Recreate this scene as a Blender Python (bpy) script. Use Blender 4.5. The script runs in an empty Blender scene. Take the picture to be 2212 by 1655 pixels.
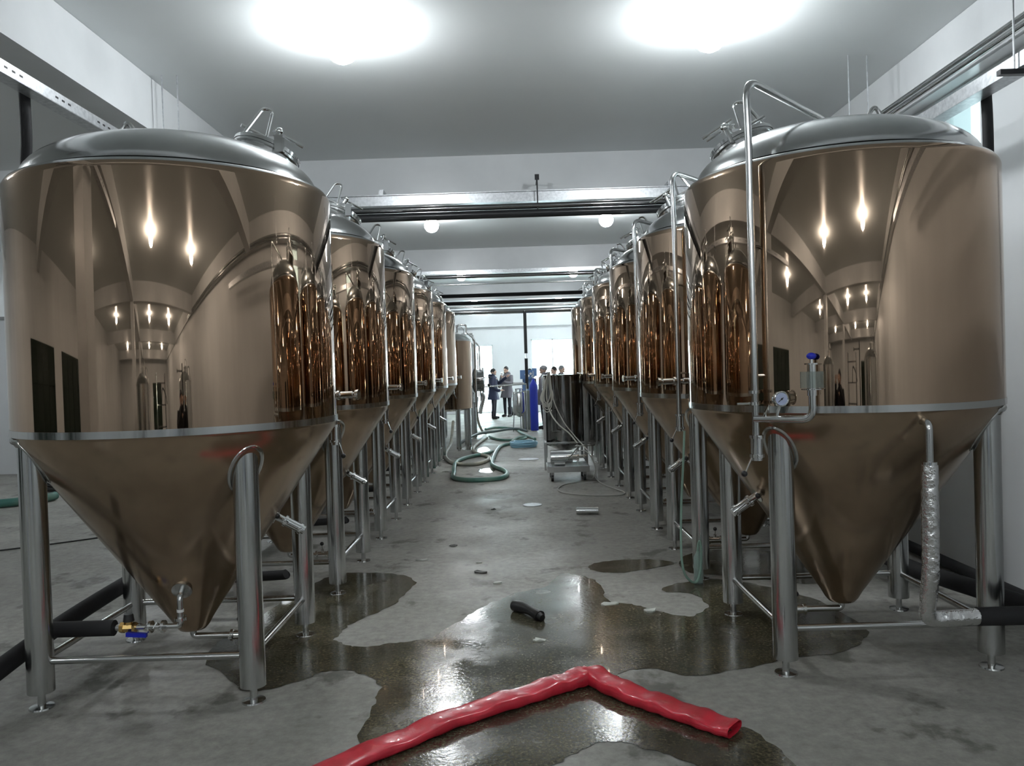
import bpy, bmesh, math, random
from mathutils import Vector, Matrix
from math import sin, cos, pi, radians as R
random.seed(7)
SC = bpy.context.scene
COL = SC.collection

# ------------------------------------------------------------------ camera
F_PX = 1724.0
cam = bpy.data.cameras.new('camera'); cam_o = bpy.data.objects.new('camera', cam); COL.objects.link(cam_o)
cam.sensor_fit = 'HORIZONTAL'; cam.sensor_width = 36.0; cam.lens = 36.0 * F_PX / 2212.0
cam.clip_start = 0.05; cam.clip_end = 200
_yaw, _pitch, _roll = 6.0 / F_PX, -32.3 / F_PX, R(1.8)
_fwd = Vector((-sin(_yaw) * cos(_pitch), cos(_yaw) * cos(_pitch), sin(_pitch))).normalized()
_r0 = _fwd.cross(Vector((0, 0, 1))).normalized(); _u0 = _r0.cross(_fwd).normalized()
_rt = _r0 * cos(_roll) - _u0 * sin(_roll); _up = _r0 * sin(_roll) + _u0 * cos(_roll)
M = Matrix((_rt, _up, -_fwd)).transposed().to_4x4(); M.translation = Vector((0, 0, 1.7))
cam_o.matrix_world = M
SC.camera = cam_o

# ------------------------------------------------------------------ world, exposure, daylight
SC.view_settings.view_transform = 'Standard'; SC.view_settings.look = 'None'
SC.view_settings.gamma = 1.0; SC.view_settings.exposure = 1.42
SC.view_settings.use_curve_mapping = False
SC.cycles.max_bounces = 12; SC.cycles.glossy_bounces = 8; SC.cycles.diffuse_bounces = 4
SC.cycles.transparent_max_bounces = 8; SC.cycles.caustics_reflective = True
SC.cycles.sample_clamp_indirect = 6.0
W = bpy.data.worlds.new('overcast_sky'); SC.world = W; W.use_nodes = True
W.node_tree.nodes['Background'].inputs[0].default_value = (0.86, 0.93, 1.0, 1)
W.node_tree.nodes['Background'].inputs[1].default_value = 2.2

def area(name, loc, rot, sx, sy, power, col=(0.88, 0.94, 1.0)):
    l = bpy.data.lights.new(name, 'AREA'); l.shape = 'RECTANGLE'; l.size = sx; l.size_y = sy; l.energy = power; l.color = col
    o = bpy.data.objects.new(name, l); COL.objects.link(o); o.location = loc; o.rotation_euler = rot; return o
area('daylight_back_window', (1.5, 30.95, 2.0), (R(-90), 0, 0), 1.7, 1.6, 230)
area('daylight_back_door', (-1.25, 30.95, 1.3), (R(-90), 0, 0), 0.85, 2.5, 150)
area('far_bay_side_fill', (8.2, 27.0, 2.1), (0, R(90), 0), 2.0, 3.0, 130)  # fill light in front of the far bay's right wall, which has no window
LAMP = 66.0            # emission of the ceiling bulbs

# ------------------------------------------------------------------ materials
MATS = {}
def mat(name, col=(.5, .5, .5), rough=.5, metal=0.0, spec=.5, emit=None, estr=0, trans=0, ior=1.45, coat=0, alpha=1):
    m = bpy.data.materials.new(name); m.use_nodes = True; MATS[name] = m
    b = m.node_tree.nodes['Principled BSDF']
    b.inputs['Base Color'].default_value = (*col, 1); b.inputs['Roughness'].default_value = rough
    b.inputs['Metallic'].default_value = metal; b.inputs['Specular IOR Level'].default_value = spec
    b.inputs['Transmission Weight'].default_value = trans; b.inputs['IOR'].default_value = ior
    b.inputs['Coat Weight'].default_value = coat; b.inputs['Alpha'].default_value = alpha
    if emit: b.inputs['Emission Color'].default_value = (*emit, 1); b.inputs['Emission Strength'].default_value = estr
    return m
def noise(m, scale=(1, 1, 1), nscale=5, detail=4, space='Object', rough=.55):
    nt = m.node_tree; tc = nt.nodes.new('ShaderNodeTexCoord'); mp = nt.nodes.new('ShaderNodeMapping')
    mp.inputs['Scale'].default_value = scale; n = nt.nodes.new('ShaderNodeTexNoise')
    n.inputs['Scale'].default_value = nscale; n.inputs['Detail'].default_value = detail; n.inputs['Roughness'].default_value = rough
    nt.links.new(tc.outputs[space], mp.inputs[0]); nt.links.new(mp.outputs[0], n.inputs['Vector']); return n.outputs['Fac']
def ramp(m, fac, stops):
    r = m.node_tree.nodes.new('ShaderNodeValToRGB'); m.node_tree.links.new(fac, r.inputs[0])
    e = r.color_ramp.elements
    while len(e) < len(stops): e.new(.5)
    for k, (p, c) in enumerate(stops):
        e[k].position = p; e[k].color = (*c, 1) if len(c) == 3 else c
    return r.outputs[0]
def mix(m, a, b, fac, mode='MIX'):
    x = m.node_tree.nodes.new('ShaderNodeMix'); x.data_type = 'RGBA'; x.blend_type = mode
    for s, v in ((6, a), (7, b)):
        if isinstance(v, tuple): x.inputs[s].default_value = (*v, 1)
        else: m.node_tree.links.new(v, x.inputs[s])
    if isinstance(fac, float): x.inputs[0].default_value = fac
    else: m.node_tree.links.new(fac, x.inputs[0])
    return x.outputs[2]
def setin(m, name, sock): m.node_tree.links.new(sock, m.node_tree.nodes['Principled BSDF'].inputs[name])
def mapr(m, fac, a, b, lo=0., hi=1.):
    n = m.node_tree.nodes.new('ShaderNodeMapRange'); m.node_tree.links.new(fac, n.inputs[0])
    n.inputs[1].default_value = lo; n.inputs[2].default_value = hi; n.inputs[3].default_value = a; n.inputs[4].default_value = b
    return n.outputs[0]
def bump(m, fac, strength=.1, dist=.01):
    b = m.node_tree.nodes.new('ShaderNodeBump'); b.inputs['Strength'].default_value = strength; b.inputs['Distance'].default_value = dist
    m.node_tree.links.new(fac, b.inputs['Height']); setin(m, 'Normal', b.outputs[0])

# mirror bronze of the tank jackets
m = mat('bronze_mirror', (.56, .41, .30), .03, 1.0)
setin(m, 'Base Color', ramp(m, noise(m, (1, 1, .25), 2.5, 3), [(0.3, (.395, .287, .205)), (.7, (.45, .33, .238))]))
setin(m, 'Roughness', mapr(m, noise(m, (4, 4, .6), 6, 3), .004, .042, .1, .9))
bump(m, noise(m, (1, 1, .12), 2.2, 1), .08, .01)
# duller bronze of the cones, handled and dusty
m = mat('bronze_dull', (.45, .33, .24), .16, .82)
setin(m, 'Base Color', ramp(m, noise(m, (1, 1, 1), 3.2, 3), [(0.25, (.28, .20, .135)), (.75, (.42, .315, .22))]))
setin(m, 'Roughness', mapr(m, noise(m, (1, 1, .5), 4, 2), .11, .25, .2, .8))
bump(m, noise(m, (1, 1, .4), 2.5, 1), .25, .012)
# satin steel
m = mat('steel', (.56, .57, .565), .2, 1.0)
setin(m, 'Roughness', mapr(m, noise(m, (6, 6, .6), 8, 3), .13, .25, .3, .7))
m = mat('steel_dome', (.50, .515, .51), .17, 1.0)
setin(m, 'Base Color', ramp(m, noise(m, (1, 1, 1), 4, 5), [(.3, (.44, .455, .45)), (.7, (.56, .57, .565))]))
setin(m, 'Roughness', mapr(m, noise(m, (1, 1, 1), 6, 2), .12, .25, .1, .9))
mat('steel_bright', (.72, .73, .73), .08, 1.0)
m = mat('steel_dark', (.30, .30, .30), .1, 1.0)
setin(m, 'Roughness', mapr(m, noise(m, (8, 8, .4), 6, 3), .05, .2, .3, .7))
m = mat('galvanised', (.62, .64, .66), .35, .85)
setin(m, 'Base Color', ramp(m, noise(m, (1, 1, 1), 30, 3), [(.3, (.5, .52, .54)), (.7, (.72, .74, .76))]))
m = mat('foil', (.8, .8, .8), .22, 1.0)
bump(m, noise(m, (1, 1, 1), 28, 3), .9, .012)
m = mat('black_foam', (.012, .012, .013), .75); bump(m, noise(m, (1, 1, 1), 40, 3), .3, .004)
mat('black_rubber', (.012, .012, .012), .4)
mat('black_plastic', (.015, .015, .016), .3)
m = mat('black_paint', (.02, .021, .023), .3)
mat('brass', (.72, .5, .2), .25, 1.0)
mat('blue_plastic', (.01, .02, .42), .35)
mat('blue_paint', (.012, .03, .36), .3, coat=.3)
mat('blue_cabinet', (.09, .17, .33), .45)
mat('grey_cabinet', (.16, .18, .165), .5)
mat('gauge_face', (.42, .48, .66), .3)
mat('white_plastic', (.75, .76, .75), .4)
mat('ink', (.01, .01, .012), .5)
m = mat('red_hose', (.50, .018, .035), .3, coat=.2)
setin(m, 'Base Color', ramp(m, noise(m, (1, 1, 1), 7, 5), [(.3, (.42, .014, .028)), (.65, (.66, .035, .06))]))
bump(m, noise(m, (1, 1, 1), 9, 4), .5, .012)
m = mat('green_hose', (.06, .19, .15), .35)
setin(m, 'Base Color', ramp(m, noise(m, (1, 1, 1), 3, 3), [(.35, (.05, .17, .14)), (.7, (.16, .24, .19))]))
m = mat('beige_hose', (.34, .32, .26), .45)
setin(m, 'Base Color', ramp(m, noise(m, (1, 1, 1), 4, 3), [(.35, (.24, .25, .21)), (.7, (.42, .39, .31))]))
mat('grey_hose', (.09, .12, .12), .4)
mat('pale_blue_hose', (.30, .55, .70), .4)
mat('white_hose', (.55, .55, .5), .4)
mat('cord', (.42, .42, .39), .5)
mat('clear_green_tube', (.40, .58, .50), .15, trans=.55, ior=1.3)
mat('clear_plastic', (.75, .88, .84), .12, trans=.8, ior=1.2)
m = mat('clear_sleeve', (.8, .85, .82), .1, trans=.9, ior=1.08)

# painted surfaces
m = mat('ceiling_paint', (.5, .52, .52), .32, spec=.5)
c = ramp(m, noise(m, (1, 1, 1), .35, 3), [(.2, (.66, .69, .69)), (.8, (.73, .76, .76))])
setin(m, 'Base Color', c)
setin(m, 'Roughness', mapr(m, noise(m, (1, 1, 1), .7, 1), .30, .5, .1, .9))
bump(m, noise(m, (1, 1, 1), .8, 1), .12, .02)
m = mat('wall_paint', (.70, .72, .73), .42)
setin(m, 'Base Color', ramp(m, noise(m, (1, 1, .4), 1.1, 4), [(.25, (.62, .64, .65)), (.75, (.73, .75, .76))]))
bump(m, noise(m, (1, 1, 1), 2, 4), .25, .015)
m = mat('beam_paint', (.66, .68, .69), .3)
setin(m, 'Base Color', ramp(m, noise(m, (1, 1, 1), 1.5, 4), [(.25, (.60, .62, .63)), (.75, (.70, .72, .73))]))
bump(m, noise(m, (1, 1, 1), 2.5, 4), .3, .012)
# concrete floor with its stains
m = mat('concrete', (.3, .3, .29), .5, spec=.3)
big = ramp(m, noise(m, (1, 1, 1), .55, 5), [(.3, (.27, .268, .243)), (.55, (.37, .366, .335)), (.75, (.46, .455, .42))])
fine = ramp(m, noise(m, (1, 1, 1), 16, 8, rough=.7), [(.3, (.62, .62, .62)), (.7, (1.06, 1.06, 1.06))])
sm = noise(m, (1, .8, 1), 2.3, 6, rough=.6)
st = ramp(m, sm, [(.0, (.45, .45, .44)), (.36, (.5, .5, .48)), (.42, (1, 1, 1)), (1, (1, 1, 1))])
setin(m, 'Base Color', mix(m, mix(m, big, fine, 1.0, 'MULTIPLY'), st, 1.0, 'MULTIPLY'))
setin(m, 'Roughness', mapr(m, noise(m, (1, 1, 1), 1.7, 5), .38, .7, .3, .7))
bump(m, noise(m, (1, 1, 1), 14, 7), .3, .008)
# standing water over silt
m = mat('puddle_water', (.03, .028, .02), .02, spec=.5, coat=.15)
c = ramp(m, noise(m, (1, 1, 1), 60, 5, rough=.75), [(.35, (.03, .027, .018)), (.55, (.085, .079, .055)), (.72, (.22, .205, .15))])
c2 = ramp(m, noise(m, (1, 1, 1), 2.2, 3), [(.3, (.5, .5, .5)), (.7, (1.2, 1.15, 1.0))])
setin(m, 'Base Color', mix(m, c, c2, 1.0, 'MULTIPLY'))
setin(m, 'Roughness', mapr(m, noise(m, (1, 1, 1), 2.6, 4), .015, .34, .35, .72))
m.node_tree.nodes['Principled BSDF'].inputs['Coat Roughness'].default_value = .03
bump(m, noise(m, (1, 1, 1), 42, 4), .3, .003)
mat('rust_stain', (.07, .045, .03), .12)
mat('scrap', (.05, .05, .045), .6)
mat('scrap_pale', (.5, .52, .48), .5)
mat('lamp_glass', (1, 1, 1), .3, emit=(.93, .97, 1.0), estr=LAMP)
mat('window_glass', (.75, .92, .9), .05, trans=1.0, ior=1.1)
mat('window_frame', (.6, .63, .64), .4)
mat('skin', (.52, .33, .25), .5)
mat('navy_coat', (.02, .028, .06), .7)
mat('grey_coat', (.15, .145, .16), .8)
mat('black_coat', (.012, .012, .014), .75)
mat('dark_trousers', (.015, .016, .024), .8)
mat('hair_black', (.012, .010, .010), .5)
mat('cap_grey', (.2, .2, .21), .8)
mat('paper_cup', (.8, .8, .78), .5)
mat('dark_glass', (.018, .028, .02), .06)

# ------------------------------------------------------------------ mesh helpers
class MB:
    def __init__(s): s.v = []; s.f = []; s.mi = []
    def add(s, vs, fs, mi=0):
        b = len(s.v); s.v += [tuple(v) for v in vs]; s.f += [tuple(i + b for i in f) for f in fs]; s.mi += [mi] * len(fs); return s
    def box(s, c, d, rot=None, mi=0, bev=0):
        hx, hy, hz = d[0] / 2, d[1] / 2, d[2] / 2
        vs = [Vector((x, y, z)) for x in (-hx, hx) for y in (-hy, hy) for z in (-hz, hz)]
        if rot is not None: vs = [rot @ v for v in vs]
        c = Vector(c)
        return s.add([v + c for v in vs], [(0, 1, 3, 2), (4, 6, 7, 5), (0, 4, 5, 1), (2, 3, 7, 6), (0, 2, 6, 4), (1, 5, 7, 3)], mi)
    def lathe(s, prof, seg=32, base=(0, 0, 0), axis=(0, 0, 1), mi=0, cap0=False, cap1=False):
        ax = Vector(axis).normalized(); q = Vector((0, 0, 1)).rotation_difference(ax); base = Vector(base)
        vs = []; fs = []
        for r, z in prof:
            for k in range(seg):
                a = 2 * pi * k / seg
                vs.append(q @ Vector((r * cos(a), r * sin(a), z)) + base)
        for i in range(len(prof) - 1):
            for k in range(seg):
                k2 = (k + 1) % seg
                fs.append((i * seg + k, i * seg + k2, (i + 1) * seg + k2, (i + 1) * seg + k))
        if cap0: fs.append(tuple(reversed(range(seg))))
        if cap1: fs.append(tuple((len(prof) - 1) * seg + k for k in range(seg)))
        return s.add(vs, fs, mi)
    def cyl(s, p0, p1, r, seg=16, r1=None, mi=0):
        p0 = Vector(p0); p1 = Vector(p1); h = (p1 - p0).length
        return s.lathe([(r, 0), (r if r1 is None else r1, h)], seg, p0, p1 - p0, mi, True, True)
    def sphere(s, c, r, seg=16, sc=(1, 1, 1), mi=0):
        n = seg // 2; vs = []; fs = []; c = Vector(c)
        for i in range(n + 1):
            t = pi * i / n
            for k in range(seg):
                a = 2 * pi * k / seg
                vs.append(c + Vector((r * sc[0] * sin(t) * cos(a), r * sc[1] * sin(t) * sin(a), -r * sc[2] * cos(t))))
        for i in range(n):
            for k in range(seg):
                k2 = (k + 1) % seg; fs.append((i * seg + k, i * seg + k2, (i + 1) * seg + k2, (i + 1) * seg + k))
        return s.add(vs, fs, mi)
    def tube(s, pts, r, seg=10, closed=False, mi=0, sx=1.0, sy=1.0, radii=None):
        pts = [Vector(p) for p in pts]; n = len(pts); vs = []; fs = []
        prev = None
        for i, p in enumerate(pts):
            a = pts[(i - 1) % n] if (closed or i > 0) else p; b = pts[(i + 1) % n] if (closed or i < n - 1) else p
            t = (b - a).normalized()
            if prev is None:
                up = Vector((0, 0, 1)) if abs(t.z) < .9 else Vector((1, 0, 0))
                nx = t.cross(up).normalized()
            else:
                nx = (prev - t * prev.dot(t)).normalized()
            prev = nx; ny = t.cross(nx)
            rr = r if radii is None else radii[i]
            for k in range(seg):
                an = 2 * pi * k / seg; vs.append(p + nx * rr * cos(an) * sx + ny * rr * sin(an) * sy)
        m_ = n if closed else n - 1
        for i in range(m_):
            j = (i + 1) % n
            for k in range(seg):
                k2 = (k + 1) % seg; fs.append((i * seg + k, j * seg + k, j * seg + k2, i * seg + k2))
        if not closed:
            fs.append(tuple(range(seg))); fs.append(tuple(reversed([(n - 1) * seg + k for k in range(seg)])))
        return s.add(vs, fs, mi)
    def torus(s, c, Rr, r, axis=(0, 0, 1), seg=28, ts=8, mi=0):
        q = Vector((0, 0, 1)).rotation_difference(Vector(axis).normalized()); c = Vector(c)
        return s.tube([c + q @ Vector((Rr * cos(2 * pi * k / seg), Rr * sin(2 * pi * k / seg), 0)) for k in range(seg)], r, ts, True, mi)
    def build(s, name, mats, parent=None, smooth=True, ang=35):
        me = bpy.data.meshes.new(name); me.from_pydata(s.v, [], s.f)
        for mn in (mats if isinstance(mats, (list, tuple)) else [mats]): me.materials.append(MATS[mn])
        me.polygons.foreach_set('material_index', s.mi)
        bm = bmesh.new(); bm.from_mesh(me); bmesh.ops.recalc_face_normals(bm, faces=bm.faces); bm.to_mesh(me); bm.free()
        if smooth:
            me.polygons.foreach_set('use_smooth', [True] * len(me.polygons)); me.set_sharp_from_angle(angle=R(ang))
        o = bpy.data.objects.new(name, me); COL.objects.link(o)
        if parent is not None: o.parent = parent
        return o
def B(): return MB()
def tag(o, label=None, cat=None, group=None, kind=None):
    if label: o['label'] = label
    if cat: o['category'] = cat
    if group: o['group'] = group
    if kind: o['kind'] = kind
    return o
def thing(name, label, cat, loc=(0, 0, 0), rz=0, group=None):
    o = bpy.data.objects.new(name, None); COL.objects.link(o); o.location = loc; o.rotation_euler = (0, 0, rz)
    o.empty_display_size = .1
    return tag(o, label, cat, group)
def copy_tree(o, parent=None):
    c = o.copy(); COL.objects.link(c)
    if parent is not None: c.parent = parent
    for ch in list(o.children):
        if ch.name.split('.')[0] in ONCE: continue
        copy_tree(ch, c)
    return c
ONCE = set()
def spline(pts, n=8, closed=False):
    P = [Vector(p) for p in pts]; out = []; N = len(P)
    for i in range(N if closed else N - 1):
        g = lambda j: P[j % N] if closed else P[max(0, min(N - 1, j))]
        a, b, c, d = g(i - 1), g(i), g(i + 1), g(i + 2)
        for k in range(n):
            t = k / n
            out.append(.5 * ((2 * b) + (c - a) * t + (2 * a - 5 * b + 4 * c - d) * t * t + (3 * b - 3 * c + d - a) * t ** 3))
    if not closed: out.append(P[-1])
    return out
def bend(pts, r=.08, n=6):
    """polyline with rounded corners"""
    P = [Vector(p) for p in pts]; out = [P[0]]
    for i in range(1, len(P) - 1):
        a = (P[i - 1] - P[i]); b = (P[i + 1] - P[i]); rr = min(r, a.length * .49, b.length * .49)
        s = P[i] + a.normalized() * rr; e = P[i] + b.normalized() * rr
        for k in range(n + 1):
            t = k / n; out.append(s * (1 - t) ** 2 + P[i] * 2 * t * (1 - t) + e * t * t)
    out.append(P[-1]); return out
def pol(r, deg, z=0): return Vector((r * cos(R(deg)), r * sin(R(deg)), z))

# ------------------------------------------------------------------ room shell
H = 4.27; XR = 3.58; XL = -9.9; YB = 30.6; YF = -21.0
def struct(name, mb, m_, smooth=False): return tag(mb.build(name, m_, None, smooth), kind='structure')
struct('floor', B().box(((XL + 8.5) / 2, (YF + YB) / 2, -.1), (8.5 - XL + .4, YB - YF + 1.0, .2)), 'concrete')
struct('ceiling', B().box(((XL + 8.5) / 2, (YF + YB) / 2, H + .1), (8.5 - XL + .4, YB - YF + 1.0, .2)), 'ceiling_paint')
# right wall, with a small high window behind the first tank; ends at the far bay, which is wider
w = B(); wy0, wy1, wz0, wz1 = 6.08, 6.72, 2.55, 3.80
w.box((XR + .15, (YF + wy0) / 2, H / 2), (.3, wy0 - YF, H)).box((XR + .15, (wy1 + 24.4) / 2, H / 2), (.3, 24.4 - wy1, H))
w.box((XR + .15, (wy0 + wy1) / 2, wz0 / 2), (.3, wy1 - wy0, wz0)).box((XR + .15, (wy0 + wy1) / 2, (wz1 + H) / 2), (.3, wy1 - wy0, H - wz1))
struct('wall_right', w, 'wall_paint')
def window(name, c, sx, sz, axis, n=1, m_='window_frame'):
    f = B(); c = Vector(c); t = .045; u = Vector((1, 0, 0)) if axis == 'x' else Vector((0, 1, 0))
    def bar(cc, lu, lz): f.box(cc, (lu if axis == 'x' else .06, .06 if axis == 'x' else lu, lz))
    for s_ in (-1, 1): bar(c + u * s_ * (sx / 2 - t / 2), t, sz); bar(c + Vector((0, 0, s_ * (sz / 2 - t / 2))), sx, t)
    for k in range(1, n): bar(c + u * (sx * (k / n - .5)), t, sz)
    o = struct(name, f, m_); g = B().box(c, (sx - .03 if axis == 'x' else .008, .008 if axis == 'x' else sx - .03, sz - .03)).build('pane', 'window_glass', o, False); return o
window('window_1', (XR + .1, (wy0 + wy1) / 2, (wz0 + wz1) / 2), wy1 - wy0, wz1 - wz0, 'y')
struct('wall_right_far', B().box((8.4, 27.5, H / 2), (.2, 6.4, H)).box((6.1, 24.5, H / 2), (4.8, .2, H)), 'wall_paint')
struct('wall_left', B().box((XL - .15, (YF + YB) / 2, H / 2), (.3, YB - YF, H)), 'wall_paint')
struct('wall_front', B().box(((XL + XR) / 2, YF - .1, H / 2), (XR - XL + .6, .2, H)), 'wall_paint')
# back wall with a bright window and a glass door
w = B(); dx0, dx1, dz = -1.72, -.80, 2.62; bx0, bx1, bz0, bz1 = .66, 2.32, 1.0, 2.78
w.box(((XL + dx0) / 2, YB + .15, H / 2), (dx0 - XL, .3, H)).box(((dx0 + dx1) / 2, YB + .15, (dz + H) / 2), (dx1 - dx0, .3, H - dz))
w.box(((dx1 + bx0) / 2, YB + .15, H / 2), (bx0 - dx1, .3, H)).box(((bx0 + bx1) / 2, YB + .15, bz0 / 2), (bx1 - bx0, .3, bz0))
w.box(((bx0 + bx1) / 2, YB + .15, (bz1 + H) / 2), (bx1 - bx0, .3, H - bz1)).box(((bx1 + 8.5) / 2, YB + .15, H / 2), (8.5 - bx1, .3, H))
struct('wall_back', w, 'wall_paint')
window('window_2', ((bx0 + bx1) / 2, YB + .1, (bz0 + bz1) / 2), bx1 - bx0, bz1 - bz0, 'x', 2)
window('door_1', ((dx0 + dx1) / 2, YB + .1, dz / 2), dx1 - dx0, dz, 'x', 1)
# beams: four across the hall, one along each side of the tank bay
HB = 3.81
for k, y in enumerate((-19.8, -12.5, -5.1, 2.3, 9.65, 17.02, 24.4)):
    if y < YF: continue
    struct('trim_%d' % (k + 1), B().box((-3.2 if y < 24 else -.8, y + .16, (HB + H) / 2), (13.4 if y < 24 else 18.2, .32, H - HB)), 'beam_paint')
struct('trim_8', B().box((-3.19, 4.8, (HB + H) / 2), (.34, 51.2, H - HB - .004)), 'beam_paint')
struct('trim_9', B().box((3.53, 1.7, (HB + H) / 2), (.16, 45.2, H - HB - .004)), 'beam_paint')
struct('trim_10', B().box((-.8, YB - .15, 3.78), (18.0, .3, .98)), 'beam_paint')
for k, y in enumerate((-12.5, -5.1, 2.3, 17.02, 24.4)):      # columns under the left beam
    struct('trim_%d' % (k + 11), B().box((-3.19, y + .16, HB / 2), (.34, .34, HB)), 'beam_paint')
# guessed dark door and windows out of view, there for the tanks to reflect
for k, y in enumerate((-2.2, 2.2)):               # guessed dark glazing on the left wall, for the tanks to reflect
    struct('window_%d' % (k + 3), B().box((XL + .03, y, 1.25), (.06, 3.3, 2.7)).box((XL + .08, y, 1.25), (.04, .05, 2.5)).box((XL + .08, y - .8, 1.25), (.04, .05, 2.5)).box((XL + .08, y + .8, 1.25), (.04, .05, 2.5)).box((XL + .08, y, 1.9), (.04, 3.3, .05)), 'dark_glass')
struct('door_2', B().box((.6, YF + .05, 1.3), (2.4, .1, 2.6)).box((.6, YF + .11, 1.3), (.03, .02, 2.6)), 'dark_glass')

# ------------------------------------------------------------------ ceiling lamps
lamp = thing('ceiling_lamp', '', 'lamp', (-1.3, 5.95, 0), group='bare round bulbs under the ceiling')
B().lathe([(.0, H), (.055, H), (.052, H - .022), (.04, H - .03), (.0, H - .03)], 20).build('lamp_holder', 'white_plastic', lamp)
B().lathe([(0, 4.245), (.036, 4.243), (.05, 4.22), (.095, 4.175), (.12, 4.12), (.112, 4.065), (.08, 4.02), (.04, 3.998), (0, 3.992)], 24).build('bulb', 'lamp_glass', lamp)
rows = {5.95: 'nearest the camera', 13.3: 'beyond the first crossbeam', 20.7: 'beyond the second crossbeam', 27.6: 'over the far end of the hall',
        -1.4: 'just behind the camera', -8.8: 'in the second bay behind the camera', -16.2: 'in the third bay behind the camera'}
first = True
for y, w_ in rows.items():
    for x, sd in ((-1.3, 'left'), (1.6, 'right'), (-6.4, 'far-left bay')):
        if x == -6.4 and y > 21: continue
        o = lamp if first else copy_tree(lamp); first = False
        o.location = ({-1.3: -1.20, 1.6: 1.52}.get(x, x) if y == 5.95 else x, y, 0)
        o['label'] = 'bare glowing ceiling bulb, %s, %s' % (sd + ' of the pair' if 'bay' not in sd else sd, w_)

# ------------------------------------------------------------------ fermentation tanks
ZT, ZB, RS = 2.775, 1.452, .872        # top and bottom of the shell, radius
def rcone(z): return .10 + (RS - .10) * (z - .27) / (ZB - .04 - .27)
def dome_z(r):                        # dished head
    t = min(1, r / .795); return ZT + .012 + .275 * (1 - t ** 2.3) ** .55
def clamp(mb, c, ax, r=.032, w=.016, mi=0):
    ax = Vector(ax).normalized(); c = Vector(c)
    mb.lathe([(0, -w / 2), (r, -w / 2), (r, w / 2), (0, w / 2)], 16, c, ax, mi)
    up = Vector((0, 0, 1)) if abs(ax.z) < .8 else Vector((1, 0, 0)); s_ = ax.cross(up).normalized()
    mb.box(c + s_ * r * 1.15, (.02, .02, .02)); mb.cyl(c + s_ * r * 1.2 - ax * .0, c + s_ * r * 1.9, .006, 8); return mb
def butterfly(parent, name, p, ax, hdir, r=.03, hl=.10):
    p = Vector(p); ax = Vector(ax).normalized(); h = Vector(hdir).normalized()
    a = B(); a.cyl(p - ax * .045, p + ax * .045, r, 18); clamp(a, p - ax * .05, ax, r * 1.25); clamp(a, p + ax * .05, ax, r * 1.25)
    a.cyl(p + ax * .055, p + ax * .075, r * .95, 16); a.cyl(p, p + h * (r + .02), .012, 10)
    v = a.build(name, 'steel_bright', parent)
    q0 = p + h * (r + .02); q1 = q0 + h * hl
    B().cyl(q0, q1, .006, 8).build('valve_handle', 'steel_bright', v)
    B().sphere(q1, .017, 12).build('handle_ball', 'black_plastic', v)
    return v
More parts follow.
